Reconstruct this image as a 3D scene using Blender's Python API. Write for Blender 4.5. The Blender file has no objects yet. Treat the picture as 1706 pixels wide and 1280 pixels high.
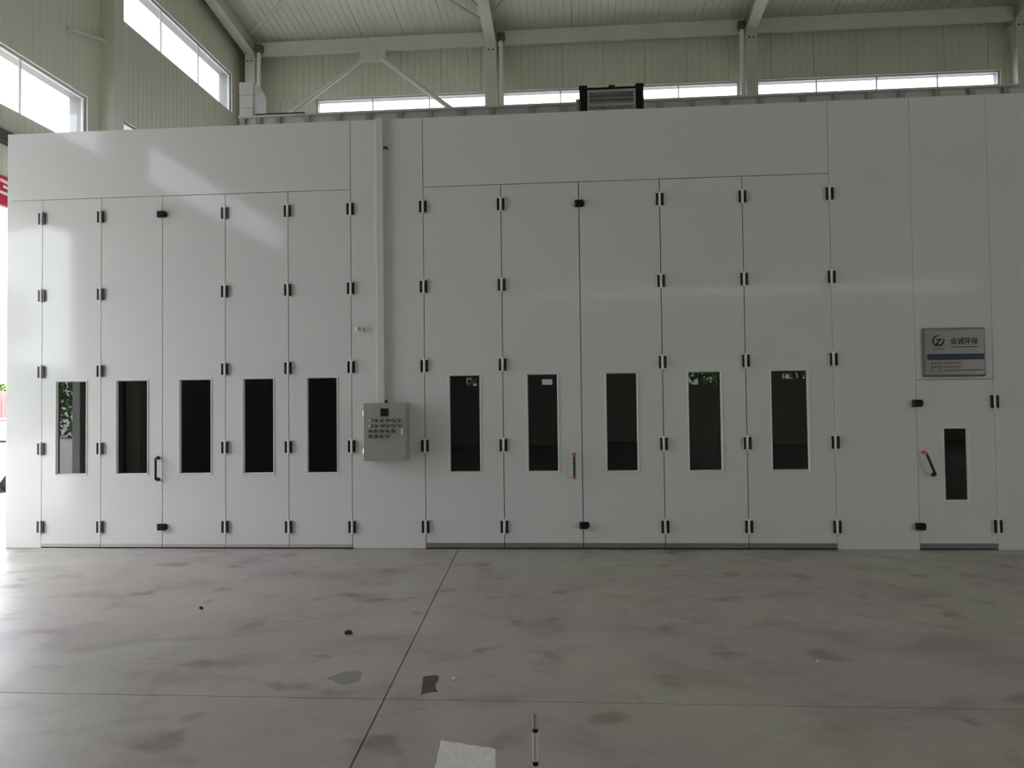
import bpy, math, random
from mathutils import Vector, Matrix

random.seed(7)
scene = bpy.context.scene
col = scene.collection

# ------------------------------------------------------------------ camera
cam_d = bpy.data.cameras.new('camera')
cam = bpy.data.objects.new('camera', cam_d)
col.objects.link(cam)
cam_d.sensor_fit = 'HORIZONTAL'
cam_d.sensor_width = 36.0
cam_d.lens = 1357.37 / 1706 * 36.0
cam_d.clip_end = 400
R_ = Vector((0.99668587, 0.0804575, -0.0119946))
U_ = Vector((0.01429997, -0.02813857, 0.99950174))
F_ = Vector((-0.0800799, 0.99636078, 0.02919585))
m = Matrix((R_, U_, -F_)).transposed().to_4x4()
m.translation = Vector((0.0, -8.667, 1.5))
cam.matrix_world = m
scene.camera = cam

# ------------------------------------------------------------------ world: bright overcast sky
world = bpy.data.worlds.new('overcast_sky')
scene.world = world
world.use_nodes = True
bg = world.node_tree.nodes['Background']
# standard overcast sky: the zenith is three times as bright as the horizon
wnt = world.node_tree
tc = wnt.nodes.new('ShaderNodeTexCoord')
sep = wnt.nodes.new('ShaderNodeSeparateXYZ')
wnt.links.new(tc.outputs['Generated'], sep.inputs[0])
mr = wnt.nodes.new('ShaderNodeMapRange')
mr.inputs['From Min'].default_value = 0.0
mr.inputs['From Max'].default_value = 1.0
mr.inputs['To Min'].default_value = 0.62
mr.inputs['To Max'].default_value = 1.86
wnt.links.new(sep.outputs['Z'], mr.inputs['Value'])
wnt.links.new(mr.outputs['Result'], bg.inputs['Strength'])
bg.inputs['Color'].default_value = (0.925, 0.96, 1.06, 1)

# hazy sun on the yard; it stands behind the opposite wall, so it hardly shines in
sun_d = bpy.data.lights.new('sun', 'SUN')
sun_d.energy = 2.2
sun_d.angle = math.radians(4)
sun_d.color = (1.0, 0.98, 0.95)
sun = bpy.data.objects.new('sun', sun_d)
sun.rotation_euler = Vector((0.0, 0.45, -0.88)).to_track_quat('-Z', 'Y').to_euler()
sun.location = (20, 0, 30)
col.objects.link(sun)

vs = scene.view_settings
vs.view_transform = 'Standard'
vs.look = 'None'
vs.gamma = 1.0
vs.use_curve_mapping = False
vs.exposure = 2.9
cy = scene.cycles
cy.use_denoising = True
cy.max_bounces = 10
cy.diffuse_bounces = 7
cy.glossy_bounces = 4
cy.transparent_max_bounces = 12
cy.sample_clamp_indirect = 6.0

def portal(loc, rot, sx, sy):
    """sky portal in a window or door opening (a sampling aid, it gives no light of its own)"""
    d = bpy.data.lights.new('sky_portal', 'AREA')
    d.shape = 'RECTANGLE'
    d.size = sx
    d.size_y = sy
    d.cycles.is_portal = True
    o = bpy.data.objects.new('sky_portal', d)
    o.location = loc
    o.rotation_euler = rot
    col.objects.link(o)

# hall dimensions
XL, XR, YB, YF = -8.2, 16.3, 10.9, -25.0
TW = 0.30                      # wall thickness
RIDGE_Y = -7.0
def roof_z(y):
    return 10.62 + 0.10 * ((10.9 - y) if y > RIDGE_Y else (10.9 - RIDGE_Y) - (RIDGE_Y - y))

# window strips: (u0, u1, z0, z1)
LOW, UPP = (5.94, 6.83), (8.66, 9.60)
LEFT_STRIPS = [(-5.15, 4.33) + LOW, (5.35, 10.10) + LOW, (-14.2, -6.2) + LOW,
               (5.27, 10.10) + UPP]
LEFT_DOOR = (-4.12, 3.2, 0.0, 4.52)
BACK_STRIPS = [(-6.36, -2.12, 8.30, 9.21), (-1.72, 3.93, 8.30, 9.21), (4.36, 9.88, 8.30, 9.21), (10.6, 15.6, 8.30, 9.21)]
FRONT_STRIPS = [(-1.7, 3.9, 6.05, 6.27), (4.4, 9.9, 6.05, 6.27), (10.4, 15.9, 6.05, 6.27),
                (-4.6, -4.1, 2.45, 2.85), (-1.5, -1.0, 2.45, 2.75), (4.35, 6.4, 2.33, 3.35), (8.1, 9.1, 2.6, 2.9)]
RIGHT_FILL_STRIPS = [(-4.6, 4.33) + LOW, (-14.2, -6.2) + LOW]  # unseen strips, added for fill light from the right
RIGHT_FILL_DOOR = (-14.2, -9.2, 0.0, 4.45)  # unseen opening, added to brighten the right side of the booth
for a, b, z0, z1 in LEFT_STRIPS + [LEFT_DOOR]:
    portal((XL - 0.02, (a + b) / 2, (z0 + z1) / 2), (0, math.radians(-90), 0), z1 - z0, b - a)
for a, b, z0, z1 in RIGHT_FILL_STRIPS + [RIGHT_FILL_DOOR]:
    portal((XR + 0.02, (a + b) / 2, (z0 + z1) / 2), (0, math.radians(90), 0), z1 - z0, b - a)
for a, b, z0, z1 in BACK_STRIPS:
    portal(((a + b) / 2, YB + 0.02, (z0 + z1) / 2), (math.radians(-90), 0, 0), b - a, z1 - z0)
for a, b, z0, z1 in FRONT_STRIPS:
    portal(((a + b) / 2, YF - 0.02, (z0 + z1) / 2), (math.radians(90), 0, 0), b - a, z1 - z0)

# ------------------------------------------------------------------ materials
def new_mat(name):
    mt = bpy.data.materials.new(name)
    mt.use_nodes = True
    nt = mt.node_tree
    return mt, nt, nt.nodes['Principled BSDF']

def mat(name, rgb, rough=0.5, metal=0.0, vary=0.0, scale=3.0, bump=0.0, bscale=40.0, stretch=None, coat=0.0, ior=1.5):
    mt, nt, p = new_mat(name)
    p.inputs['Roughness'].default_value = rough
    p.inputs['Metallic'].default_value = metal
    p.inputs['IOR'].default_value = ior
    p.inputs['Coat Weight'].default_value = coat
    geo = nt.nodes.new('ShaderNodeNewGeometry')
    mp = nt.nodes.new('ShaderNodeMapping')
    nt.links.new(geo.outputs['Position'], mp.inputs['Vector'])
    if stretch:
        mp.inputs['Scale'].default_value = stretch
    if vary > 0:
        n = nt.nodes.new('ShaderNodeTexNoise')
        n.inputs['Scale'].default_value = scale
        n.inputs['Detail'].default_value = 4
        nt.links.new(mp.outputs['Vector'], n.inputs['Vector'])
        r = nt.nodes.new('ShaderNodeValToRGB')
        r.color_ramp.elements[0].position = 0.3
        r.color_ramp.elements[1].position = 0.7
        r.color_ramp.elements[0].color = tuple(c * (1 - vary) for c in rgb) + (1,)
        r.color_ramp.elements[1].color = tuple(min(1, c * (1 + vary)) for c in rgb) + (1,)
        nt.links.new(n.outputs['Fac'], r.inputs['Fac'])
        nt.links.new(r.outputs['Color'], p.inputs['Base Color'])
    else:
        p.inputs['Base Color'].default_value = tuple(rgb) + (1,)
    if bump > 0:
        n2 = nt.nodes.new('ShaderNodeTexNoise')
        n2.inputs['Scale'].default_value = bscale
        n2.inputs['Detail'].default_value = 3
        nt.links.new(mp.outputs['Vector'], n2.inputs['Vector'])
        b = nt.nodes.new('ShaderNodeBump')
        b.inputs['Strength'].default_value = 1.0
        b.inputs['Distance'].default_value = bump
        nt.links.new(n2.outputs['Fac'], b.inputs['Height'])
        nt.links.new(b.outputs['Normal'], p.inputs['Normal'])
    return mt

def glass_mat(name, tint, refl_rough=0.0, extra=1.0):
    """thin pane: see-through with a Fresnel reflection"""
    mt = bpy.data.materials.new(name)
    mt.use_nodes = True
    nt = mt.node_tree
    nt.nodes.clear()
    out = nt.nodes.new('ShaderNodeOutputMaterial')
    mix = nt.nodes.new('ShaderNodeMixShader')
    tr = nt.nodes.new('ShaderNodeBsdfTransparent')
    tr.inputs['Color'].default_value = tuple(tint) + (1,)
    gl = nt.nodes.new('ShaderNodeBsdfGlossy')
    gl.inputs['Roughness'].default_value = refl_rough
    # Schlick reflectance, the same from both faces of the thin pane
    lw = nt.nodes.new('ShaderNodeLayerWeight')
    lw.inputs['Blend'].default_value = 0.5
    pw = nt.nodes.new('ShaderNodeMath')
    pw.operation = 'POWER'
    pw.inputs[1].default_value = 5.0
    nt.links.new(lw.outputs['Facing'], pw.inputs[0])
    mul = nt.nodes.new('ShaderNodeMath')
    mul.operation = 'MULTIPLY_ADD'
    mul.inputs[1].default_value = 0.96
    mul.inputs[2].default_value = 0.04 * extra
    nt.links.new(pw.outputs[0], mul.inputs[0])
    nt.links.new(mul.outputs[0], mix.inputs['Fac'])
    nt.links.new(tr.outputs[0], mix.inputs[1])
    nt.links.new(gl.outputs[0], mix.inputs[2])
    nt.links.new(mix.outputs[0], out.inputs['Surface'])
    return mt

def concrete():
    mt, nt, p = new_mat('polished_concrete')
    geo = nt.nodes.new('ShaderNodeNewGeometry')
    def noise(scale, detail, rough=0.55, dist=0.0, stretch=(1, 1, 1)):
        mp = nt.nodes.new('ShaderNodeMapping')
        mp.inputs['Scale'].default_value = stretch
        nt.links.new(geo.outputs['Position'], mp.inputs['Vector'])
        n = nt.nodes.new('ShaderNodeTexNoise')
        n.inputs['Scale'].default_value = scale
        n.inputs['Detail'].default_value = detail
        n.inputs['Roughness'].default_value = rough
        n.inputs['Distortion'].default_value = dist
        nt.links.new(mp.outputs['Vector'], n.inputs['Vector'])
        return n.outputs['Fac']
    def ramp(fac, a, b, ca, cb):
        r = nt.nodes.new('ShaderNodeValToRGB')
        r.color_ramp.elements[0].position = a
        r.color_ramp.elements[1].position = b
        r.color_ramp.elements[0].color = tuple(ca) + (1,)
        r.color_ramp.elements[1].color = tuple(cb) + (1,)
        nt.links.new(fac, r.inputs['Fac'])
        return r.outputs['Color']
    def mul(a, b):
        x = nt.nodes.new('ShaderNodeMix')
        x.data_type = 'RGBA'
        x.blend_type = 'MULTIPLY'
        x.inputs['Factor'].default_value = 1.0
        nt.links.new(a, x.inputs['A'])
        nt.links.new(b, x.inputs['B'])
        return x.outputs['Result']
    base = ramp(noise(0.9, 6, 0.6, 0.4), 0.3, 0.72, (0.40, 0.355, 0.345), (0.50, 0.455, 0.440))
    hue = ramp(noise(0.45, 2), 0.35, 0.65, (1.0, 0.95, 0.97), (0.93, 0.985, 0.83))
    fine = ramp(noise(9.0, 6, 0.7), 0.25, 0.75, (0.93, 0.93, 0.93), (1.06, 1.06, 1.06))
    smear = ramp(noise(1.5, 5, 0.6, 0.5, (1.0, 1.25, 1.0)), 0.50, 0.72, (1, 1, 1), (0.68, 0.655, 0.63))
    spots = ramp(noise(2.9, 2, 0.4, 0.2), 0.62, 0.72, (1, 1, 1), (0.68, 0.63, 0.60))
    c = mul(mul(mul(mul(base, hue), fine), smear), spots)
    nt.links.new(c, p.inputs['Base Color'])
    rr = nt.nodes.new('ShaderNodeMapRange')
    nt.links.new(noise(1.4, 5, 0.6), rr.inputs['Value'])
    rr.inputs['To Min'].default_value = 0.30
    rr.inputs['To Max'].default_value = 0.55
    nt.links.new(rr.outputs['Result'], p.inputs['Roughness'])
    b = nt.nodes.new('ShaderNodeBump')
    b.inputs['Distance'].default_value = 0.002
    b.inputs['Strength'].default_value = 0.5
    nt.links.new(noise(30, 5), b.inputs['Height'])
    nt.links.new(b.outputs['Normal'], p.inputs['Normal'])
    return mt

M = dict(
    booth=mat('white_booth_paint', (0.74, 0.75, 0.73), 0.07, bump=0.0004, bscale=1.3, stretch=(1, 1, 0.5)),
    booth_in=mat('booth_inner_lining', (0.30, 0.30, 0.29), 0.6),
    frame=mat('white_window_frame', (0.84, 0.84, 0.82), 0.3),
    hinge_w=mat('white_hinge_barrel', (0.86, 0.86, 0.84), 0.3),
    black=mat('black_plastic', (0.012, 0.012, 0.012), 0.32, ior=1.35),
    blackgloss=mat('black_hinge_pad', (0.012, 0.012, 0.013), 0.22),
    orange=mat('red_orange_plastic', (0.62, 0.15, 0.085), 0.5),
    rubber=mat('grey_rubber_seal', (0.20, 0.205, 0.20), 0.6),
    paleseal=mat('pale_rubber_seal', (0.46, 0.46, 0.45), 0.5),
    cabinet=mat('grey_cabinet_paint', (0.37, 0.36, 0.325), 0.42, bump=0.0004, bscale=300),
    trunk=mat('light_grey_trunking', (0.66, 0.66, 0.62), 0.4),
    steel=mat('brushed_stainless', (0.36, 0.345, 0.31), 0.36, metal=1.0, vary=0.10, scale=2.5, stretch=(1, 1, 60)),
    chrome=mat('bright_metal', (0.75, 0.75, 0.74), 0.2, metal=1.0),
    ink=mat('black_ink', (0.012, 0.012, 0.010), 0.5),
    ink_soft=mat('faded_ink', (0.07, 0.065, 0.055), 0.5),
    blue=mat('blue_print', (0.008, 0.036, 0.085), 0.4),
    blue_light=mat('pale_blue_lettering', (0.03, 0.075, 0.14), 0.4),
    green=mat('green_lens', (0.05, 0.16, 0.05), 0.3),
    yellow=mat('pale_lens', (0.36, 0.37, 0.27), 0.3),
    white_lens=mat('white_lens', (0.85, 0.85, 0.82), 0.25),
    red=mat('red_button', (0.20, 0.02, 0.016), 0.45),
    hall=mat('cream_wall_panel', (0.70, 0.70, 0.585), 0.45, vary=0.03, scale=0.8),
    wallout=mat('grey_outer_wall', (0.30, 0.30, 0.29), 0.6),
    roof=mat('pale_roof_panel', (0.76, 0.765, 0.65), 0.40, vary=0.03, scale=0.6),
    paintsteel=mat('grey_steel_paint', (0.66, 0.65, 0.57), 0.42, vary=0.05, scale=2),
    pipe=mat('white_downpipe', (0.78, 0.76, 0.72), 0.35),
    alu=mat('white_window_bars', (0.72, 0.73, 0.72), 0.4),
    pane=glass_mat('dusty_window_glass', (0.72, 0.73, 0.73)),
    dark_glass=glass_mat('booth_window_glass', (0.55, 0.56, 0.56), 0.0, 1.7),
    concrete=concrete(),
    subbase=mat('dark_joint', (0.035, 0.028, 0.022), 0.9),
    plenum=mat('pale_plenum_panel', (0.62, 0.61, 0.585), 0.4, vary=0.02),
    rib=mat('grey_rib', (0.36, 0.35, 0.325), 0.45),
    cooler=mat('grey_cooler_plastic', (0.42, 0.425, 0.38), 0.5),
    slat=mat('grey_louvre', (0.20, 0.20, 0.175), 0.5),
    foam=mat('white_foam', (0.83, 0.82, 0.75), 0.9, vary=0.05, scale=14, bump=0.004, bscale=45),
    poleg=mat('pale_grey_rod', (0.62, 0.61, 0.55), 0.6),
    poled=mat('grey_rod_tip', (0.40, 0.39, 0.34), 0.6),
    banner=mat('red_banner_cloth', (0.55, 0.025, 0.06), 0.7),
    white=mat('white_print', (0.85, 0.83, 0.83), 0.6),
    darksteel=mat('dark_brown_steel', (0.05, 0.042, 0.04), 0.5),
    hopper=mat('dark_grey_hopper', (0.11, 0.105, 0.09), 0.6),
    ground=mat('outdoor_concrete', (0.28, 0.275, 0.265), 0.8, vary=0.1, scale=0.4),
    container=mat('red_container_paint', (0.45, 0.10, 0.09), 0.5, vary=0.1, scale=1.0),
    carpaint=mat('white_car_paint', (0.82, 0.82, 0.82), 0.15, coat=0.6),
    carglass=mat('dark_car_glass', (0.02, 0.022, 0.025), 0.05),
    tyre=mat('black_tyre', (0.02, 0.02, 0.02), 0.8),
    leaf=mat('green_leaves', (0.10, 0.17, 0.035), 0.6, vary=0.5, scale=1.2),
    bark=mat('grey_brown_bark', (0.13, 0.10, 0.07), 0.9, vary=0.3, scale=8),
    patch_grey=mat('grey_floor_filler', (0.25, 0.25, 0.23), 0.45, vary=0.06, scale=12),
    patch_dark=mat('dark_floor_stain', (0.075, 0.06, 0.054), 0.6, vary=0.1, scale=30),
    crumb=mat('dark_debris', (0.05, 0.035, 0.03), 0.8, vary=0.3, scale=60),
    stone=mat('pale_stone', (0.75, 0.73, 0.68), 0.6),
)

# ------------------------------------------------------------------ mesh helpers
WO = {}                                     # world origin of every object that parents others

class MB:
    def __init__(self):
        self.v, self.f, self.mi = [], [], []
    def add(self, vs_, fs_, mi=0):
        n = len(self.v)
        self.v += [tuple(p) for p in vs_]
        self.f += [tuple(n + i for i in f) for f in fs_]
        self.mi += [mi] * len(fs_)
        return self
    def box(self, x0, x1, y0, y1, z0, z1, mi=0, bev=0.0):
        if bev <= 0:
            vs_ = [(x, y, z) for x in (x0, x1) for y in (y0, y1) for z in (z0, z1)]
            return self.add(vs_, [(0, 1, 3, 2), (4, 6, 7, 5), (0, 4, 5, 1), (2, 3, 7, 6), (0, 2, 6, 4), (1, 5, 7, 3)], mi)
        b = bev
        xs, ys, zs = (x0, x1), (y0, y1), (z0, z1)
        vs_, idx = [], {}
        for i in (0, 1):
            for j in (0, 1):
                for k in (0, 1):
                    sx, sy, sz = (1 - 2 * i), (1 - 2 * j), (1 - 2 * k)
                    for a in range(3):
                        p = [xs[i] + sx * b, ys[j] + sy * b, zs[k] + sz * b]
                        p[a] = (xs[i], ys[j], zs[k])[a]
                        idx[(i, j, k, a)] = len(vs_)
                        vs_.append(p)
        fs_ = []
        for s in (0, 1):
            fs_.append([idx[(s, j, k, 0)] for j, k in ((0, 0), (1, 0), (1, 1), (0, 1))][::1 if s else -1])
            fs_.append([idx[(i, s, k, 1)] for i, k in ((0, 0), (1, 0), (1, 1), (0, 1))][::-1 if s else 1])
            fs_.append([idx[(i, j, s, 2)] for i, j in ((0, 0), (1, 0), (1, 1), (0, 1))][::1 if s else -1])
        for s in (0, 1):
            for t in (0, 1):
                fs_.append([idx[(s, t, 0, 0)], idx[(s, t, 1, 0)], idx[(s, t, 1, 1)], idx[(s, t, 0, 1)]])
                fs_.append([idx[(s, 0, t, 0)], idx[(s, 1, t, 0)], idx[(s, 1, t, 2)], idx[(s, 0, t, 2)]])
                fs_.append([idx[(0, s, t, 1)], idx[(1, s, t, 1)], idx[(1, s, t, 2)], idx[(0, s, t, 2)]])
        for i in (0, 1):
            for j in (0, 1):
                for k in (0, 1):
                    fs_.append([idx[(i, j, k, a)] for a in range(3)])
        return self.add(vs_, fs_, mi)
    def cyl(self, p0, p1, r0, r1=None, n=12, mi=0, cap=True):
        r1 = r0 if r1 is None else r1
        p0, p1 = Vector(p0), Vector(p1)
        d = (p1 - p0).normalized()
        a = Vector((0, 0, 1)) if abs(d.z) < 0.9 else Vector((1, 0, 0))
        u = d.cross(a).normalized()
        w = d.cross(u)
        vs_ = []
        for p, r in ((p0, r0), (p1, r1)):
            for i in range(n):
                t = 2 * math.pi * i / n
                vs_.append(p + (u * math.cos(t) + w * math.sin(t)) * r)
        fs_ = [(i, (i + 1) % n, n + (i + 1) % n, n + i) for i in range(n)]
        if cap:
            fs_ += [tuple(range(n))[::-1], tuple(range(n, 2 * n))]
        return self.add(vs_, fs_, mi)
    def tube(self, pts, r, n=10, mi=0):
        pts = [Vector(p) for p in pts]
        rings, vs_ = [], []
        u = None
        for i, p in enumerate(pts):
            d = (pts[min(i + 1, len(pts) - 1)] - pts[max(i - 1, 0)]).normalized()
            if u is None:
                a = Vector((0, 0, 1)) if abs(d.z) < 0.9 else Vector((1, 0, 0))
                u = d.cross(a).normalized()
            u = (u - d * u.dot(d)).normalized()
            w = d.cross(u)
            rr = r[i] if isinstance(r, (list, tuple)) else r
            for k in range(n):
                t = 2 * math.pi * k / n
                vs_.append(p + (u * math.cos(t) + w * math.sin(t)) * rr)
        fs_ = []
        for i in range(len(pts) - 1):
            for k in range(n):
                fs_.append((i * n + k, i * n + (k + 1) % n, (i + 1) * n + (k + 1) % n, (i + 1) * n + k))
        fs_ += [tuple(range(n))[::-1], tuple(range((len(pts) - 1) * n, len(pts) * n))]
        return self.add(vs_, fs_, mi)
    def prism(self, poly, axis, a, b, mi=0):
        """polygon of 2-D points pulled along an axis from a to b"""
        n = len(poly)
        def pt(q, t):
            return {'x': (t, q[0], q[1]), 'y': (q[0], t, q[1]), 'z': (q[0], q[1], t)}[axis]
        vs_ = [pt(q, a) for q in poly] + [pt(q, b) for q in poly]
        fs_ = [tuple(range(n))[::-1], tuple(range(n, 2 * n))]
        fs_ += [(i, (i + 1) % n, n + (i + 1) % n, n + i) for i in range(n)]
        return self.add(vs_, fs_, mi)
    def ring(self, o, h, y0, y1, mi=0):
        """slab in the x-z plane with a rectangular hole; o and h are (x0,x1,z0,z1)"""
        def q(r, y):
            return [(r[0], y, r[2]), (r[1], y, r[2]), (r[1], y, r[3]), (r[0], y, r[3])]
        vs_ = q(o, y0) + q(h, y0) + q(o, y1) + q(h, y1)
        fs_ = []
        for i in range(4):
            j = (i + 1) % 4
            fs_ += [(i, j, 4 + j, 4 + i), (8 + j, 8 + i, 12 + i, 12 + j), (i, 8 + i, 8 + j, j), (4 + i, 4 + j, 12 + j, 12 + i)]
        return self.add(vs_, fs_, mi)
    def mesh(self, name, mats, origin=(0, 0, 0), smooth=False):
        me = bpy.data.meshes.new(name)
        ox, oy, oz = origin
        me.from_pydata([(x - ox, y - oy, z - oz) for x, y, z in self.v], [], self.f)
        mats = mats if isinstance(mats, (list, tuple)) else [mats]
        for mm in mats:
            me.materials.append(mm)
        me.polygons.foreach_set('material_index', self.mi)
        import bmesh
        bm = bmesh.new()
        bm.from_mesh(me)
        bmesh.ops.recalc_face_normals(bm, faces=bm.faces)
        bm.to_mesh(me)
        bm.free()
        if smooth:
            me.polygons.foreach_set('use_smooth', [True] * len(me.polygons))
            me.set_sharp_from_angle(angle=math.radians(35))
        me.update()
        return me
    def build(self, name, mats, parent=None, origin=None, smooth=False):
        po = WO.get(parent.name, (0, 0, 0)) if parent else (0, 0, 0)
        if origin is None:
            xs = [p[0] for p in self.v]; ys = [p[1] for p in self.v]; zs = [p[2] for p in self.v]
            origin = ((min(xs) + max(xs)) / 2, (min(ys) + max(ys)) / 2, min(zs))
        me = self.mesh(name, mats, origin, smooth)
        return put(name, me, origin, parent)

def put(name, me, wpos, parent=None):
    """link one object with this mesh at a world position"""
    o = bpy.data.objects.new(name, me)
    po = WO.get(parent.name, (0, 0, 0)) if parent else (0, 0, 0)
    o.location = tuple(w - p for w, p in zip(wpos, po))
    o.parent = parent
    col.objects.link(o)
    WO[o.name] = tuple(wpos)
    return o

def tag(o, label=None, cat=None, group=None, kind=None):
    for k, v in (('label', label), ('category', cat), ('group', group), ('kind', kind)):
        if v:
            o[k] = v
    return o

def thing(name, loc, label, cat, group=None, kind=None):
    o = bpy.data.objects.new(name, None)
    o.empty_display_size = 0.1
    o.location = loc
    col.objects.link(o)
    WO[o.name] = tuple(loc)
    return tag(o, label, cat, group, kind)

def struct(o, label=None):
    return tag(o, label, None, None, 'structure')

def text_mesh(name, body, size, material, extrude=0.001, width=None, bold=0.0):
    """lettering in the x-z plane facing -y, starting at the origin; returns mesh and width"""
    c = bpy.data.curves.new(name, 'FONT')
    c.body = body
    c.size = size
    c.extrude = extrude
    c.offset = bold
    c.resolution_u = 3
    o = bpy.data.objects.new(name, c)
    col.objects.link(o)
    dg = bpy.context.evaluated_depsgraph_get()
    me = bpy.data.meshes.new_from_object(o.evaluated_get(dg))
    bpy.data.objects.remove(o)
    bpy.data.curves.remove(c)
    me.name = name
    xs = [v.co.x for v in me.vertices] or [0, 1]
    sx = (width / (max(xs) - min(xs))) if width else 1.0
    x0 = min(xs)
    for v in me.vertices:
        x, y, z = v.co
        v.co = ((x - x0) * sx, -z, y)
    me.materials.clear()
    me.materials.append(material)
    return me

# ------------------------------------------------------------------ floor: slabs with saw-cut joints
JD = Vector((0.288, -4.757)).normalized()            # direction of the long joint
JN = Vector((-JD.y, JD.x))
J0 = Vector((-1.021, -4.470))                        # where the two joints cross
floor = MB().box(-8.5, 16.6, -25.3, 11.2, -0.30, -0.02).build('floor', M['subbase'])
struct(floor, 'stained polished grey concrete floor with thin saw-cut joints')
import bmesh
def slab(a0, a1, b0, b1):
    """one slab between joints, clipped to the hall; a runs across, b along the long joint"""
    g = 0.0036
    def w(a, b):
        # cross joints run along the world x axis
        y = J0.y - b
        return (J0.x + JD.x / JD.y * (y - J0.y) + a, y)
    poly = [w(a0 + g, b0 + g), w(a1 - g, b0 + g), w(a1 - g, b1 - g), w(a0 + g, b1 - g)]
    x0, x1, y0, y1 = -8.45, 16.55, -25.25, 11.15
    for axis, lim, sgn in ((0, x0, 1), (0, x1, -1), (1, y0, 1), (1, y1, -1)):
        out = []
        for i in range(len(poly)):
            p, q = poly[i], poly[(i + 1) % len(poly)]
            dp, dq = sgn * (p[axis] - lim), sgn * (q[axis] - lim)
            if dp >= 0:
                out.append(p)
            if dp * dq < 0:
                t = dp / (dp - dq)
                out.append((p[0] + (q[0] - p[0]) * t, p[1] + (q[1] - p[1]) * t))
        poly = out
        if len(poly) < 3:
            return
    MB().prism(poly, 'z', -0.02, 0.0).build('slab', M['concrete'], floor)
for a in (-12.0, -6.0, 0.0, 6.0, 12.0, 18.0):
    for b in (-18.0, -12.0, -6.0, 0.0, 6.0, 12.0, 18.0, 24.0):
        slab(a, a + 6.0, b, b + 6.0)

# ------------------------------------------------------------------ walls
def panel_profile(w, pitch, depth=0.008):
    n = max(1, round(w / pitch))
    p = w / n
    pts = [(0.0, depth)]
    for i in range(n):
        pts += [(i * p + 0.010, 0.0), ((i + 1) * p - 0.010, 0.0), ((i + 1) * p, depth)]
    return pts

_pc = {}
def wall_panel(side, w, h, material):
    """ribbed wall panel: mesh at its lower corner; side says which way it faces"""
    key = (side, round(w, 4), round(h, 4))
    if key in _pc:
        return _pc[key]
    prof = panel_profile(w - 0.006, 0.1667, 0.009)
    poly = [(u + 0.003, -0.03 + d) for u, d in prof] + [(w - 0.003, 0.0), (0.003, 0.0)]
    b = MB()
    if side == 'back':        # faces -y, runs along x
        b.prism(poly, 'z', 0, h)
    elif side == 'left':      # faces +x, runs along y
        b.prism([(-d, u) for u, d in poly], 'z', 0, h)
    _pc[key] = b.mesh('panel', material)
    return _pc[key]

def cells(u0, u1, z0, z1, holes):
    """the wall rectangle cut into rows: list of (u0,u1,z0,z1) that are solid"""
    zs = sorted({z0, z1} | {h[2] for h in holes} | {h[3] for h in holes})
    zs = [z for z in zs if z0 <= z <= z1]
    out = []
    for a, b in zip(zs, zs[1:]):
        cut = sorted((h[0], h[1]) for h in holes if h[2] <= a + 1e-6 and h[3] >= b - 1e-6)
        u = u0
        for c, d in cut:
            if c > u:
                out.append((u, c, a, b))
            u = max(u, d)
        if u < u1:
            out.append((u, u1, a, b))
    return out

wall_left = MB()
for u0, u1, z0, z1 in cells(YF - TW, YB + TW, 0, 10.0, LEFT_STRIPS + [LEFT_DOOR]):
    wall_left.box(XL - (0.10 if z1 <= LEFT_DOOR[3] + 0.001 else TW), XL, u0, u1, z0, z1)      # thin cladding beside the doorway
wall_left.prism([(YF - TW, 10.0), (YB + TW, 10.0), (YB + TW, roof_z(YB)), (RIDGE_Y, roof_z(RIDGE_Y)), (YF - TW, roof_z(YF))], 'x', XL - TW, XL)
wall_left = struct(wall_left.build('wall_left', M['wallout'], origin=(XL, 0, 0)), 'cream ribbed gable wall with long strip windows and a tall doorway')
wall_back = MB()
for u0, u1, z0, z1 in cells(XL, XR, 0, roof_z(YB), BACK_STRIPS):
    wall_back.box(u0, u1, YB, YB + TW, z0, z1)
wall_back = struct(wall_back.build('wall_back', M['wallout'], origin=(0, YB, 0)), 'cream ribbed eaves wall with a clerestory strip behind the booth')
wall_front = MB()
for u0, u1, z0, z1 in cells(XL, XR, 0, roof_z(YF), FRONT_STRIPS):
    wall_front.box(u0, u1, YF - TW, YF, z0, z1)
struct(wall_front.build('wall_front', M['hall'], origin=(0, YF, 0)), 'cream wall opposite the booth with window strips')
wall_right = MB()
for u0, u1, z0, z1 in cells(YF - TW, YB + TW, 0, 10.0, RIGHT_FILL_STRIPS + [RIGHT_FILL_DOOR]):
    wall_right.box(XR, XR + TW, u0, u1, z0, z1)
wall_right.prism([(YF - TW, 10.0), (YB + TW, 10.0), (YB + TW, roof_z(YB)), (RIDGE_Y, roof_z(RIDGE_Y)), (YF - TW, roof_z(YF))], 'x', XR, XR + TW)
struct(wall_right.build('wall_right', M['hall'], origin=(XR, 0, 0)), 'cream gable wall with strip windows and a far doorway added for fill light')

def split(u0, u1, w=1.0):
    n = max(1, round((u1 - u0) / w))
    return [(u0 + (u1 - u0) * i / n, (u1 - u0) / n) for i in range(n)]

# panels that the photograph can see: back wall above the booth, left wall beside and above it
for u0, u1, z0, z1 in cells(XL + 0.04, 11.6, 5.0, roof_z(YB) - 0.02, [h for h in BACK_STRIPS if h[0] < 10]):
    for u, w in split(u0, u1):
        put('panel', wall_panel('back', w, z1 - z0, M['hall']), (u, YB, z0), wall_back)
for u0, u1, z0, z1 in cells(-5.0, YB - 0.04, 0.0, 10.62, LEFT_STRIPS + [LEFT_DOOR]):
    for u, w in split(u0, u1):
        put('panel', wall_panel('left', w, z1 - z0, M['hall']), (XL, u, z0), wall_left)

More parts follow.
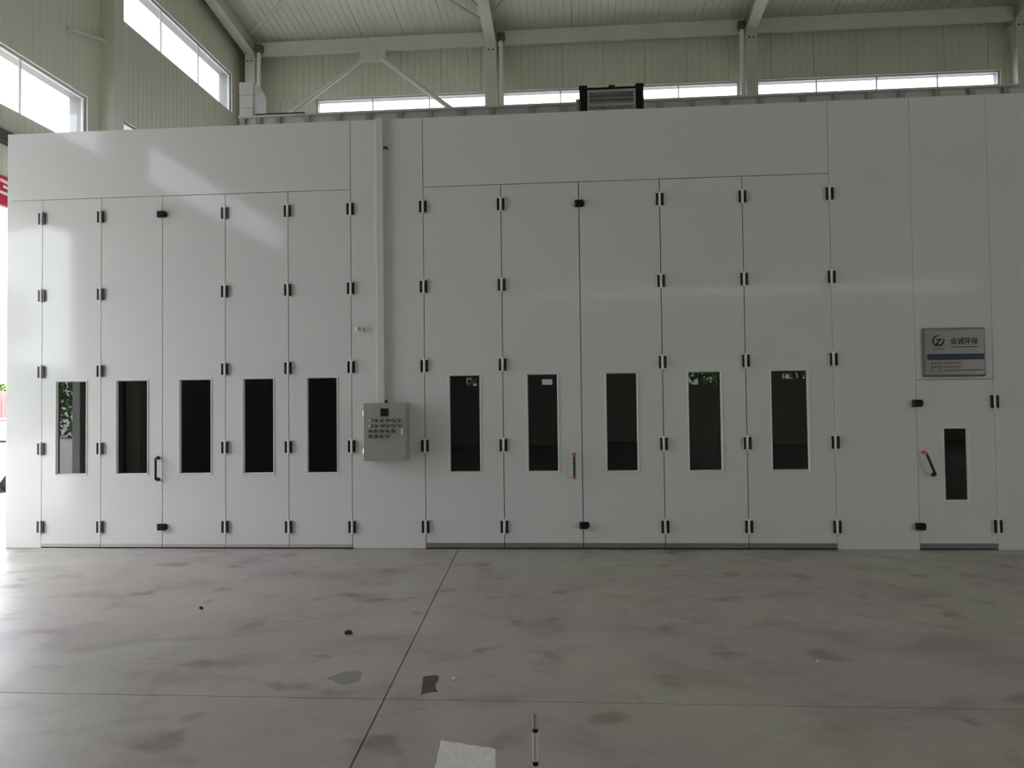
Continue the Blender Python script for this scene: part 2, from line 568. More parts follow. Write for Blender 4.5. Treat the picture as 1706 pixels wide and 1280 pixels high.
# windows: frame, mullions and panes
wn = [0]
def strip_window(side, u0, u1, z0, z1, step, label):
    wn[0] += 1
    pos = {'left': (XL, (u0 + u1) / 2, z0), 'right': (XR, (u0 + u1) / 2, z0), 'back': ((u0 + u1) / 2, YB, z0), 'front': ((u0 + u1) / 2, YF, z0)}[side]
    w = thing('window_%d' % wn[0], pos, label, None, None, 'structure')
    def bx(b, a0, a1, d0, d1, c0, c1):
        # d is the depth outwards from the inner wall face
        if side == 'left':
            b.box(XL - d1, XL - d0, a0, a1, c0, c1)
        elif side == 'right':
            b.box(XR + d0, XR + d1, a0, a1, c0, c1)
        elif side == 'back':
            b.box(a0, a1, YB + d0, YB + d1, c0, c1)
        else:
            b.box(a0, a1, YF - d1, YF - d0, c0, c1)
        return b
    f = MB()
    t = 0.035
    for a in ((u0, u1, z0, z0 + t), (u0, u1, z1 - t, z1), (u0, u0 + t, z0 + t, z1 - t), (u1 - t, u1, z0 + t, z1 - t)):
        bx(f, a[0], a[1], 0.03, 0.07, a[2], a[3])
    f.build('window_frame', M['alu'], w)
    n = max(1, round((u1 - u0) / step))
    p = (u1 - u0) / n
    for i in range(n):
        a0 = u0 + i * p + (t if i == 0 else 0.014)
        a1 = u0 + (i + 1) * p - (t if i == n - 1 else 0.014)
        bx(MB(), a0, a1, 0.045, 0.051, z0 + t, z1 - t).build('pane', M['pane'], w)
        if i:
            bx(MB(), u0 + i * p - 0.014, u0 + i * p + 0.014, 0.035, 0.065, z0 + t, z1 - t).build('mullion', M['alu'], w)
for s in LEFT_STRIPS:
    strip_window('left', *s, 1.5, 'long white-framed strip window in the gable wall')
for s in BACK_STRIPS:
    strip_window('back', *s, 1.4, 'narrow clerestory strip window in the eaves wall')
for s in FRONT_STRIPS:
    strip_window('front', *s, 1.03, 'window in the wall opposite the booth')
for s in RIGHT_FILL_STRIPS:
    strip_window('right', *s, 1.5, 'unseen strip window added in the far gable wall for fill light')

# ------------------------------------------------------------------ roof
ceiling = MB()
for y0, y1 in ((YB + TW, RIDGE_Y), (RIDGE_Y, YF - TW)):
    ceiling.prism([(y0, roof_z(y0)), (y1, roof_z(y1)), (y1, roof_z(y1) + 0.15), (y0, roof_z(y0) + 0.15)], 'x', XL - TW, XR + TW)
ceiling = struct(ceiling.build('ceiling', M['roof'], origin=(0, 0, 10.6)), 'pale ribbed metal roof deck')
def roof_panel_mesh(w):
    pts = panel_profile(w - 0.006, 0.1667, 0.012)
    b = MB()
    prof = [(u + 0.003, -0.03 + d) for u, d in pts] + [(w - 0.003, 0.0), (0.003, 0.0)]
    n = len(prof)
    ya, yb = YB - 0.03, RIDGE_Y
    vs_ = [(u, y - YB, roof_z(y) - roof_z(YB) + d) for y in (ya, yb) for u, d in prof]
    fs_ = [(i, (i + 1) % n, n + (i + 1) % n, n + i) for i in range(n)] + [tuple(range(n)), tuple(range(n, 2 * n))[::-1]]
    b.add(vs_, fs_)
    return b.mesh('roof_panel', M['roof'])
us = split(XL + 0.04, XR - 0.04)
rpm = roof_panel_mesh(us[0][1])
for u, w in us:
    put('roof_panel', rpm, (u, YB, roof_z(YB)), ceiling)

# ------------------------------------------------------------------ steel frame
def h_column(x, w, label, y0=10.36, y1=10.86):
    b = MB()
    b.box(x - w / 2, x + w / 2, y0, y0 + 0.016, 0, 10.20)
    b.box(x - w / 2, x + w / 2, y1 - 0.016, y1, 0, 10.20)
    b.box(x - 0.006, x + 0.006, y0 + 0.016, y1 - 0.016, 0, 10.20)
    b.box(x - w / 2, x + w / 2, y0 + 0.016, y1 - 0.016, 10.10, 10.116)
    c = struct(b.build('steel_column', M['paintsteel'], origin=(x, (y0 + y1) / 2, 0)), label)
    for sx in (-0.05, 0.05):
        MB().cyl((x + sx, y0 - 0.012, 10.02), (x + sx, y0, 10.02), 0.022, n=6).build('bolt', M['darksteel'], c)
    return c
def rafter(x, w, label):
    b = MB()
    def zb(y):
        return 10.19 + 0.113 * (10.36 - y) if y > 4 else 10.91 + 0.10 * (4 - y)
    ys = [10.86, 10.36, 8.0, 4.0, RIDGE_Y]
    for ya, yb in zip(ys, ys[1:]):
        for z_lo in (0.0,):
            b.prism([(ya, zb(ya)), (yb, zb(yb)), (yb, zb(yb) + 0.02), (ya, zb(ya) + 0.02)], 'x', x - w / 2, x + w / 2)
            b.prism([(ya, zb(ya) + 0.02), (yb, zb(yb) + 0.02), (yb, roof_z(yb) - 0.05), (ya, roof_z(ya) - 0.05)], 'x', x - 0.006, x + 0.006)
            b.prism([(ya, roof_z(ya) - 0.06), (yb, roof_z(yb) - 0.06), (yb, roof_z(yb) - 0.035), (ya, roof_z(ya) - 0.035)], 'x', x - w / 2, x + w / 2)
    return struct(b.build('rafter', M['paintsteel'], origin=(x, 10.6, 10.2)), label)
COLS = [(-7.84, 0.24), (-1.94, 0.26), (4.13, 0.26), (10.11, 0.22)]
NAMES = ['in the corner beside the gable wall', 'beside the braced bay', 'behind the air cooler side of the booth', 'above the sign end of the booth']
for (x, w), nm in zip(COLS, NAMES):
    h_column(x, w, 'grey steel column ' + nm)
    rafter(x, w, 'grey steel rafter ' + nm)
for (xa, wa), (xb, wb), lb in zip(COLS, COLS[1:], ('over the inverted V brace', 'over the air cooler', 'over the sign end of the booth')):
    b = MB()
    x0, x1 = xa + wa / 2 + 0.004, xb - wb / 2 - 0.004
    b.box(x0, x1, 10.44, 10.56, 10.17, 10.50, bev=0.012)
    b.box(x0, x1, 10.425, 10.44, 10.155, 10.22)
    struct(b.build('eaves_beam', M['paintsteel']), 'grey steel eaves beam ' + lb)
# inverted V bracing
gp = MB().prism([(-5.12, 10.20), (-5.12, 9.98), (-5.02, 9.86), (-4.60, 9.86), (-4.50, 9.98), (-4.50, 10.20)], 'y', 10.40, 10.424)
struct(gp.build('gusset_plate', M['paintsteel']), 'grey gusset plate at the top of the V brace')
for x0, x1, lb in ((-5.02, -8.0, 'leaning to the corner column'), (-4.58, -1.98, 'leaning to the next column')):
    k = -1 if x1 < x0 else 1
    sl = (9.898 - 8.789) / (6.637 - 5.022) if k < 0 else (9.92 - 8.74) / (4.549 - 3.021)
    L = abs(x1 - x0)
    b = MB()
    b.cyl((x0, 10.36, 9.93), (x0 + k * L, 10.36, 9.93 - sl * L), 0.055, n=12)
    struct(b.build('brace_tube', M['paintsteel'], smooth=True), 'grey tubular diagonal brace ' + lb)
# roof bracing rods
for p, q, lb in (((-2.06, 10.02), (-4.6, 6.67), 'long'), ((-2.04, 9.65), (-3.5, 6.15), 'short'),
                 ((-1.80, 9.67), (-0.1, 6.81), 'opposite'), ((-7.70, 10.06), (-4.5, 6.95), 'corner')):
    b = MB().cyl((p[0], p[1], roof_z(p[1]) - 0.16), (q[0], q[1], roof_z(q[1]) - 0.16), 0.03, n=8)
    struct(b.build('roof_brace', M['paintsteel'], smooth=True), lb + ' thin diagonal roof brace under the deck')
# downpipes with hoppers
for x, lb in ((-7.60, 'in the corner by the gable wall'), (-1.69, 'beside the column right of the V brace'), (3.91, 'beside the column right of the air cooler')):
    t = thing('downpipe', (x, 10.60, 4.7), 'white round downpipe with dark hopper ' + lb, 'pipe', None)
    t['kind'] = 'structure'; del t['category']
    MB().cyl((x, 10.34, 4.7), (x, 10.34, 10.20), 0.048, n=14).build('pipe', M['pipe'], t, smooth=True)
    MB().cyl((x, 10.34, 9.62), (x, 10.34, 9.70), 0.056, n=14).build('coupling', M['pipe'], t, smooth=True)
    MB().prism([(x - 0.055, 10.19), (x + 0.055, 10.19), (x + 0.085, 10.27), (x + 0.085, 10.38), (x - 0.085, 10.38), (x - 0.085, 10.27)], 'y', 10.26, 10.42).build('hopper', M['hopper'], t)
# gable wall columns and stub
for y, lb in ((4.82, 'between the two window strips of the gable wall'), (-5.68, 'on the gable wall beside the doorway')):
    b = MB()
    b.box(XL + 0.03, XL + 0.29, y - 0.15, y - 0.136, 0, 10.9)
    b.box(XL + 0.03, XL + 0.29, y + 0.136, y + 0.15, 0, 10.9)
    b.box(XL + 0.275, XL + 0.29, y - 0.136, y + 0.136, 0, 10.9)
    struct(b.build('gable_column', M['paintsteel'], origin=(XL + 0.16, y, 0)), 'grey steel column ' + lb)
b = MB().cyl((XL + 0.12, 4.66, 7.95), (XL + 0.04, 3.75, 7.74), 0.035, n=8)
struct(b.build('fly_brace', M['paintsteel'], smooth=True), 'short grey stub brace on the gable column')

# ------------------------------------------------------------------ doorway fittings (left)
b = MB()
y0, y1, zt = LEFT_DOOR[0], LEFT_DOOR[1], LEFT_DOOR[3]
b.box(XL - 0.11, XL + 0.02, y0 + 0.002, y0 + 0.03, 0, zt - 0.002)
b.box(XL - 0.11, XL + 0.02, y1 - 0.03, y1 - 0.002, 0, zt - 0.002)
b.box(XL - 0.11, XL + 0.02, y0 + 0.031, y1 - 0.031, zt - 0.05, zt - 0.002)
struct(b.build('door_1', M['paintsteel'], origin=(XL, 0, 0)), 'grey steel frame of the tall open doorway')
b = MB().box(XL + 0.04, XL + 0.20, -5.0, 3.4, 5.36, 5.52, bev=0.01)
struct(b.build('trim_1', M['darksteel'], origin=(XL, 0, 5.36)), 'dark sliding door rail above the doorway')
cn = MB().prism([(XL - TW - 0.002, 5.0), (XL - TW - 0.002, 4.86), (XL - 2.3, 4.62), (XL - 2.3, 4.70)], 'y', -4.8, 3.9)  # unseen slab, added to hold back sky light at the doorway
struct(cn.build('sky_blocker', M['paintsteel'], origin=(XL - 1.2, -0.4, 4.62)), 'unseen grey slab added outside above the doorway to cut sky light')
ban = thing('banner', (XL + 0.10, -0.6, 4.47), 'red cloth banner with white strokes above the open doorway', 'banner')
MB().box(XL + 0.085, XL + 0.093, -4.0, 2.95, 4.47, 4.89).build('cloth', M['banner'], ban)
random.seed(3)
for yc in (2.36,):
    bb = MB()
    for pts in ([(-0.20, 4.80), (0.20, 4.76), (0.20, 4.80), (-0.19, 4.845)],
                [(-0.14, 4.72), (0.16, 4.70), (0.16, 4.735), (-0.13, 4.76)],
                [(-0.22, 4.63), (0.22, 4.615), (0.22, 4.655), (-0.21, 4.67)],
                [(0.06, 4.67), (0.11, 4.67), (0.19, 4.70), (0.13, 4.70)]):
        bb.prism([(yc + a, z) for a, z in pts], 'x', XL + 0.093, XL + 0.096)
    bb.build('lettering', M['white'], ban)

# ------------------------------------------------------------------ the spray booth
BX0, BX1, BZ, BD = -6.40, 6.52, 4.67, 6.5
LINT = 3.905
LS = [-5.978, -5.285, -4.575, -3.855, -3.143, -2.4415]
RS = [-1.640, -0.794, 0.040, 0.894, 1.752, 2.6416]
booth = thing('spray_booth', ((BX0 + BX1) / 2, BD / 2, 0), 'long white panelled spray booth with folding windowed doors', 'booth')
T = 0.06
def panel(x0, x1, z0, z1, g=0.002, name='wall_panel'):
    return MB().box(x0 + g, x1 - g, 0, T, z0 + g, z1 - g, bev=0.0018).build(name, M['booth'], booth)
panel(BX0, LS[0], 0, LINT)
panel(BX0, LS[5], LINT, BZ, 0.0032, 'lintel_panel')
panel(LS[5], RS[0], 0, BZ, 0.0036)
panel(RS[0], RS[5], LINT, BZ, 0.0036, 'lintel_panel')
# the service door leaf fills the foot of its own panel bay
SD = (3.463, 4.225, 0.03, 1.735)
panel(RS[5], SD[0], 0, BZ, 0.0012)
panel(SD[0], SD[1], SD[3] + 0.002, BZ, 0.0012)
xs = [SD[1], 4.99, 5.755, BX1]
for a, c in zip(xs, xs[1:]):
    panel(a, c, 0, BZ, 0.0012)
# other sides, roof and lining
for x0, x1 in ((BX0, BX0 + T), (BX1 - T, BX1)):
    for i in range(6):
        a, c = T + 0.004 + (BD - T) * i / 6, T + (BD - T) * (i + 1) / 6
        MB().box(x0, x1, a, c - 0.003, 0.002, BZ - 0.002, bev=0.0015).build('wall_panel', M['booth'], booth)
MB().box(BX0, BX1, BD + 0.002, BD + T, 0.002, BZ, bev=0.002).build('rear_panel', M['booth'], booth)
MB().box(BX0 + T + 0.002, BX1 - T - 0.002, T + 0.002, BD, BZ - 0.07, BZ - 0.003).build('roof_panel', M['booth'], booth)
MB().box(-2.06, -2.02, 0.30, BD - 0.02, 0.003, BZ - 0.08).build('partition', M['booth_in'], booth)
MB().box(BX0 + T + 0.01, BX1 - T - 0.01, 3.2, 3.24, 0.003, BZ - 0.08).build('partition', M['booth_in'], booth)
MB().box(2.68, 2.72, 0.07, 3.18, 0.003, BZ - 0.08).build('partition', M['booth_in'], booth)

# leaf windows: outer frame rectangle and pane
def window_in(leaf, r, tilt=(0, 0)):
    x0, x1, z0, z1 = r
    f = 0.020
    b = MB()
    def q(i, y):
        return [(x0 + i, y, z0 + i), (x1 - i, y, z0 + i), (x1 - i, y, z1 - i), (x0 + i, y, z1 - i)]
    rings = [q(0, -0.001), q(0.003, -0.007), q(0.012, -0.007), q(f, 0.022), q(f, 0.040)]
    vs_ = [p for r_ in rings for p in r_]
    fs_ = []
    for k in range(len(rings) - 1):
        for i in range(4):
            j = (i + 1) % 4
            fs_.append((4 * k + i, 4 * k + j, 4 * k + 4 + j, 4 * k + 4 + i))
    b.add(vs_, fs_)
    b.build('window_frame', M['frame'], leaf)
    g = 0.001
    tx, tz = tilt
    w, h = (x1 - x0) / 2 - f, (z1 - z0) / 2 - f
    cx, cz = (x0 + x1) / 2, (z0 + z1) / 2
    yy = lambda sx, sz: 0.030 + tx * sx * w + tz * sz * h
    vs_ = [(cx + sx * (w - g), yy(sx, sz) + d, cz + sz * (h - g)) for d in (0, 0.004) for sx, sz in ((-1, -1), (1, -1), (1, 1), (-1, 1))]
    MB().add(vs_, [(0, 1, 2, 3), (7, 6, 5, 4), (0, 4, 5, 1), (1, 5, 6, 2), (2, 6, 7, 3), (3, 7, 4, 0)]).build('pane', M['dark_glass'], leaf)

def door_leaf(x0, x1, z0, z1, win, g=0.004, tilt=(0, 0), name='door_leaf', seal=('rubber', 0.066)):
    w = (win[0] + 0.004, win[1] - 0.004, win[2] + 0.004, win[3] - 0.004)
    leaf = MB().ring((x0 + g, x1 - g, z0, z1 - g), w, 0, 0.05).build(name, M['booth'], booth, origin=((x0 + x1) / 2, 0.02, z0))
    window_in(leaf, win, tilt)
    MB().box(x0 + g, x1 - g, -0.006, 0.0, z0 - 0.015, seal[1], bev=0.001).build('bottom_seal', M[seal[0]], leaf)
    return leaf
WZ = (0.806, 1.868)
LW = [(-5.821, -5.444), (-5.120, -4.735), (-4.393, -4.009), (-3.669, -3.303), (-2.954, -2.595)]
RW = [(-1.388, -1.030), (-0.548, -0.198), (0.286, 0.640), (1.145, 1.510), (1.996, 2.395)]
TL = [(0, 0), (0.003, 0), (0.002, 0.001), (0, 0), (0.001, 0)]
TR = [(0.001, 0.001), (0, 0.001), (0.001, -0.001), (0.0, 0.0), (-0.002, 0.002)]
leaves = []
for S, W_, TT in ((LS, LW, TL), (RS, RW, TR)):
    for i in range(5):
        leaves.append(door_leaf(S[i], S[i + 1], 0.03, LINT, W_[i] + WZ, tilt=TT[i], seal=('rubber', 0.066) if S is RS else ('paleseal', 0.05)))
service = door_leaf(SD[0], SD[1], SD[2], SD[3], (3.713, 3.972, 0.488, 1.250), 0.002, name='service_door')

MB().box(LS[0] + 0.01, LS[2] - 0.02, -0.035, -0.008, 0.0, 0.006, bev=0.001).build('light_line_strip', M['chrome'], booth)  # added bright strip, stands for the line of light under the left doors
# hinges
HZ = [3.688, 2.819, 1.962, 1.103, 0.237]
hm_plate = MB().box(-0.042, 0.042, -0.006, 0.0, -0.070, 0.070, bev=0.001).mesh('hinge_plate', M['hinge_w'])
hm_pad = MB().box(-0.0135, 0.0135, -0.022, -0.006, -0.064, 0.064, bev=0.004).mesh('hinge_pad', M['blackgloss'])
hb = MB().cyl((0, -0.018, -0.074), (0, -0.018, 0.074), 0.0115, n=12)
hb.cyl((0, -0.018, 0.074), (0, -0.018, 0.080), 0.0115, 0.006, n=12)
hm_bar = hb.mesh('hinge_barrel', M['hinge_w'], smooth=True)
def hinge(x, z):
    h = put('hinge', hm_plate, (x, 0, z), booth)
    put('hinge_pad', hm_pad, (x - 0.0285, 0, z), h)
    put('hinge_pad', hm_pad, (x + 0.0285, 0, z), h)
    put('hinge_barrel', hm_bar, (x, 0, z), h)
for x in (LS[0], LS[1], LS[3], LS[4], LS[5], RS[0], RS[1], RS[3], RS[4], RS[5]):
    for z in HZ:
        hinge(x, z)
for z in (1.506, 0.241):
    hinge(4.225, z)
# latches
lm_body = MB().box(-0.046, 0.046, -0.045, 0.0, -0.036, 0.036, bev=0.006).mesh('latch', M['black'])
lm_bolt = MB().box(-0.030, 0.030, -0.053, -0.045, -0.020, 0.020, bev=0.004).mesh('latch_cover', M['black'])
lm_keep = MB().box(0.046, 0.058, -0.030, 0.0, -0.024, 0.024, bev=0.004).mesh('latch_keeper', M['black'])
for x, z in ((-4.577, 3.694), (-4.572, 0.237), (0.043, 3.668), (0.046, 0.254), (3.464, 1.497), (3.462, 0.241)):
    l = put('latch', lm_body, (x, 0, z), booth)
    put('latch_cover', lm_bolt, (x, 0, z), l)
    put('latch_keeper', lm_keep, (x, 0, z), l)
# pull handles
def handle(leaf, x, z, half, tilt=0.0, caps=True, low_cap=True):
    h = bpy.data.objects.new('handle', None)
    h.empty_display_size = 0.05
    po = WO[leaf.name]
    h.location = (x - po[0], -po[1], z - po[2])
    h.rotation_euler = (0, tilt, 0)
    h.parent = leaf
    col.objects.link(h)
    return h
def handle_mesh(x, z, half, tilt, leaf, top_mat, low_mat):
    r, so, n = 0.0125, 0.058, 5
    c, s = math.cos(tilt), math.sin(tilt)
    def w(u, d):
        return (x - s * u * -1 * -1, -d, z + c * u)
    def P(u, d):
        return (x - s * u, -d, z + c * u)
    bend = 0.018
    arc_t = [P(half - bend + bend * math.sin(a), so - bend + bend * math.cos(a)) for a in [math.pi / 2 * i / n for i in range(n + 1)]]
    arc_b = [P(-(half - bend + bend * math.sin(a)), so - bend + bend * math.cos(a)) for a in [math.pi / 2 * i / n for i in range(n + 1)]]
    g = MB().tube([P(half - bend, so), P(-(half - bend), so)], r, n=12).build('handle', M['black'], leaf, smooth=True)
    for arc, mm, k in ((arc_t, top_mat, 1), (arc_b, low_mat, -1)):
        e = MB().tube(arc + [P(k * half, 0.001)], r * 1.06, n=12)
        e.cyl(P(k * half, 0.006), P(k * half, 0.0), r * 1.7, n=14)
        e.build('handle_end', mm, g, smooth=True)
    return g
handle_mesh(-4.622, 0.876, 0.118, 0.0, leaves[1], M['black'], M['black'])
MB().cyl((-4.622, -0.0705, 0.978), (-4.622, -0.0705, 0.992), 0.0135, n=12).build('handle_ring', M['orange'], leaves[1], smooth=True)
handle_mesh(-0.046, 0.876, 0.120, 0.0, leaves[6], M['orange'], M['orange'])
handle_mesh(3.566, 0.880, 0.122, math.radians(21), service, M['orange'], M['black'])
# cable cap near the top of the trunking
cap = MB()
cap.tube([(-2.066, -0.022, 4.345), (-2.045, -0.024, 4.349), (-2.026, -0.030, 4.338), (-2.018, -0.032, 4.322)], 0.011, n=10)
tag(cap.build('cable_elbow', M['black'], smooth=True), 'small black cable elbow beside the top of the trunking', 'cable fitting')

# ------------------------------------------------------------------ things on the booth front
tr = thing('cable_trunking', (-2.107, -0.025, 1.567), 'tall pale grey cable trunking rising from the control cabinet', 'trunking')
MB().box(-2.145, -2.070, -0.040, -0.0005, 1.569, 4.665).build('channel', M['trunk'], tr)
MB().box(-2.1465, -2.0685, -0.052, -0.040, 1.569, 4.665, bev=0.003).build('cover', M['trunk'], tr)
MB().cyl((-2.055, -0.03, 1.569), (-2.055, -0.03, 1.60), 0.014, n=10).build('gland', M['black'], tr, smooth=True)

cx0, cx1, cz0, cz1, cd = -2.263, -1.804, 0.956, 1.567, -0.20
cc = thing('control_cabinet', ((cx0 + cx1) / 2, -0.1, cz0), 'grey wall-mounted control cabinet with rows of knobs and small screen', 'control box')
MB().box(cx0 + 0.004, cx1 - 0.004, cd + 0.022, -0.0005, cz0 + 0.004, cz1 - 0.004, bev=0.004).build('body', M['cabinet'], cc)
dr = MB().box(cx0, cx1, cd, cd + 0.018, cz0, cz1, bev=0.005).build('door', M['cabinet'], cc)
sc_ = MB().box(-2.078, -1.992, cd - 0.006, cd, 1.425, 1.510, bev=0.003).build('screen_bezel', M['black'], dr)
MB().box(-2.068, -2.002, cd - 0.0075, cd - 0.006, 1.437, 1.500).build('screen', M['carglass'], dr)
gx = [-2.193 + 0.063 * i for i in range(6)]
gz = [1.383, 1.327, 1.270, 1.217]
def lamp(x, z, lens):
    b = MB()
    b.cyl((x, cd, z), (x, cd - 0.008, z), 0.019, n=14, mi=0)
    b.cyl((x, cd - 0.008, z), (x, cd - 0.018, z), 0.014, 0.011, n=14, mi=1)
    b.build('indicator_lamp', [M['chrome'], lens], dr, smooth=True)
def knob(x, z, a, lever):
    b = MB()
    b.cyl((x, cd, z), (x, cd - 0.008, z), 0.019, n=14, mi=0)
    b.cyl((x, cd - 0.008, z), (x, cd - 0.016, z), 0.0155, n=14, mi=1)
    ca, sa = math.cos(a), math.sin(a)
    pts = [(-0.016, -0.005), (0.016, -0.005), (0.016, 0.005), (-0.016, 0.005)]
    b.prism([(x + p * ca - q * sa, z + p * sa + q * ca) for p, q in pts], 'y', cd - 0.016, cd - 0.028, mi=2)
    b.build('selector_knob', [M['chrome'], M['black'], lever], dr)
for r_i, z in enumerate(gz):
    for c_i, x in enumerate(gx):
        if r_i == 2 and c_i >= 5 or r_i == 3 and c_i >= 4:
            continue
        if r_i == 2 and c_i == 4:
            b = MB()
            b.cyl((x, cd, z), (x, cd - 0.012, z), 0.019, n=16, mi=0)
            b.cyl((x, cd - 0.012, z), (x, cd - 0.026, z), 0.015, 0.018, n=16, mi=1)
            tag(b.build('stop_button', [M['chrome'], M['red']], dr, smooth=True), 'red mushroom stop button')
        elif r_i < 2 and c_i == 0:
            lamp(x, z, M['white_lens'])
        elif r_i < 2 and c_i < 3:
            knob(x, z, math.radians(62), M['yellow'])
        else:
            knob(x, z, math.radians((58, 62, 90, 118, 60, 45)[(c_i + r_i) % 6]), M['yellow'] if r_i < 2 else M['rubber'])
lk = MB().box(-1.858, -1.836, cd - 0.012, cd, 1.232, 1.300, bev=0.004).build('lock', M['white_lens'], dr)
for z in (1.06, 1.46):
    MB().cyl((cx0 - 0.002, cd + 0.015, z - 0.025), (cx0 - 0.002, cd + 0.015, z + 0.025), 0.006, n=8).build('cabinet_hinge', M['chrome'], cc)

# small twin-headed fitting beside the trunking
tw = thing('wall_sensor', (-2.33, -0.02, 2.34), 'small grey fitting with two round heads left of the trunking', 'sensor')
MB().box(-2.392, -2.262, -0.014, -0.0005, 2.353, 2.392, bev=0.004).build('base_plate', M['hinge_w'], tw)
for x, z, r in ((-2.352, 2.378, 0.026), (-2.296, 2.362, 0.032)):
    hd = MB()
    hd.cyl((x, -0.014, z), (x, -0.036, z), r, r * 0.9, n=18)
    hd.cyl((x, -0.036, z), (x, -0.044, z), r * 0.9, r * 0.55, n=18)
    hd.build('head', M['trunk'], tw, smooth=True)
    MB().cyl((x, -0.0445, z), (x, -0.047, z), r * 0.45, n=14).build('lens', M['rubber'], tw, smooth=True)

# company sign plate
sx0, sx1, sz0, sz1, sy = 3.531, 4.148, 1.763, 2.265, -0.030
sg = thing('sign_plate', ((sx0 + sx1) / 2, -0.015, sz0), 'brushed steel sign plate with emblem and blue band above the service door', 'sign')
b = MB()
ch = 0.012
outer = [(sx0 + ch, sz0), (sx1 - ch, sz0), (sx1, sz0 + ch), (sx1, sz1 - ch), (sx1 - ch, sz1), (sx0 + ch, sz1), (sx0, sz1 - ch), (sx0, sz0 + ch)]
i_ = 0.022
inner = [(max(sx0 + i_, min(sx1 - i_, x)), max(sz0 + i_, min(sz1 - i_, z))) for x, z in outer]
vs_ = [(x, -0.001, z) for x, z in outer] + [(x, sy + 0.012, z) for x, z in outer] + [(x, sy, z) for x, z in inner]
fs_ = []
for k in (0, 8):
    fs_ += [(k + i, k + (i + 1) % 8, k + 8 + (i + 1) % 8, k + 8 + i) for i in range(8)]
fs_ += [tuple(range(8))[::-1], tuple(range(16, 24))]
b.add(vs_, fs_)
b.build('plate', M['steel'], sg)
SW, SH = sx1 - sx0, sz1 - sz0
def su(u):
    return sx0 + u * SW
def sv(v):
    return sz1 - v * SH
def flat(b, u0, u1, v0, v1, d=0.0015):
    b.box(su(u0), su(u1), sy - d, sy - 0.0002, sv(v1), sv(v0))
    return b
flat(MB(), 0.062, 0.965, 0.535, 0.655, 0.0012).build('blue_band', M['blue'], sg)
bl = MB()
random.seed(5)
for i in range(17):
    u = 0.115 + i * 0.048
    for k in range(3):
        du = random.uniform(0.003, 0.009)
        flat(bl, u + 0.011 * k, u + 0.011 * k + du, 0.565, 0.625, 0.002)
bl.build('band_lettering', M['blue_light'], sg)
tm = text_mesh('lettering', '众诚环保', 0.075, M['ink'], 0.0006, 0.437 * SW, 0.0012)
put('lettering', tm, (su(0.440), sy - 0.001, sv(0.332)), sg)
flat(MB(), 0.452, 0.868, 0.387, 0.403).build('underline', M['ink'], sg)
# emblem: two crescents and a Z
em = MB()
def crescent(cx, cz, R, r0, a0, a1, thick, n=16, sq=1.0):
    out, inn = [], []
    for i in range(n + 1):
        t = i / n
        a = math.radians(a0 + (a1 - a0) * t)
        th = thick * math.sin(math.pi * (0.12 + 0.76 * t))
        out.append((cx + R * math.cos(a), cz + R * sq * math.sin(a)))
        inn.append((cx + (R - th) * math.cos(a), cz + (R - th) * sq * math.sin(a)))
    for i in range(n):
        em.prism([out[i], out[i + 1], inn[i + 1], inn[i]], 'y', sy - 0.0015, sy - 0.0002)
ecx, ecz = su(0.243), sv(0.262)
crescent(ecx, ecz, 0.060, 0, 75, 238, 0.017, sq=0.93)
crescent(ecx, ecz, 0.062, 0, -78, 22, 0.019, sq=0.90)
def epoly(pts):
    em.prism([(su(u), sv(v)) for u, v in pts], 'y', sy - 0.0016, sy - 0.0002)
epoly([(0.212, 0.225), (0.308, 0.218), (0.304, 0.246), (0.214, 0.252)])
epoly([(0.268, 0.232), (0.308, 0.218), (0.222, 0.340), (0.184, 0.345)])
epoly([(0.176, 0.372), (0.190, 0.335), (0.300, 0.335), (0.312, 0.372)])
em.build('emblem', M['ink'], sg)
flat(MB(), 0.160, 0.330, 0.425, 0.440).build('emblem_caption', M['ink_soft'], sg)
for v, n_blob, u_end in ((0.722, 4, 0.612), (0.797, 4, 0.592), (0.872, 2, 0.945)):
    ln = MB()
    us_ = [0.125 + 0.044 * k for k in range(4)] if n_blob == 4 else [0.125, 0.257]
    for u in us_:
        flat(ln, u, u + 0.032, v - 0.019, v - 0.011)
        flat(ln, u + 0.002, u + 0.030, v - 0.003, v + 0.005)
        flat(ln, u + 0.012, u + 0.020, v - 0.019, v + 0.020)
        flat(ln, u, u + 0.032, v + 0.013, v + 0.020)
    u = 0.325
    while u < u_end:
        du = random.uniform(0.008, 0.016)
        flat(ln, u, min(u + du, u_end), v - 0.011 - random.uniform(0, 0.003), v + 0.010)
        u += du + 0.004
    ln.build('small_print', M['ink_soft'], sg)

# ------------------------------------------------------------------ on the booth roof
PY = 3.0
pl = thing('roof_plenum', (0.8, 4.4, BZ), 'pale ribbed plenum box on the booth roof', 'plenum')
px0, px1, pz1 = -4.94, 6.45, 5.848
MB().box(px0, px1, PY, 6.0, BZ + 0.0, pz1).build('body', M['plenum'], pl)
MB().box(px0 - 0.02, px1 + 0.02, PY - 0.065, 6.05, pz1, pz1 + 0.030, bev=0.003).build('top_flange', M['plenum'], pl)
MB().box(-4.70, -3.95, PY - 0.060, PY - 0.03, pz1 + 0.030, pz1 + 0.050).build('edge_seal', M['black'], pl)
ribm = MB().box(-0.038, 0.038, PY - 0.055, PY - 0.001, BZ + 0.001, pz1 - 0.001, bev=0.004).mesh('rib', M['rib'], (0, PY, BZ))
rx = [-4.90, -4.662, -4.369, -3.922, -3.455, -3.0, -2.535, -2.085, -1.625, -1.175, -0.60, -0.152, 0.30, 0.77, 1.235, 1.685, 2.16, 2.64, 3.22, 3.675, 4.125, 4.56, 5.03, 5.5, 5.95, 6.38]
for x in rx:
    put('rib', ribm, (x, PY, BZ), pl)
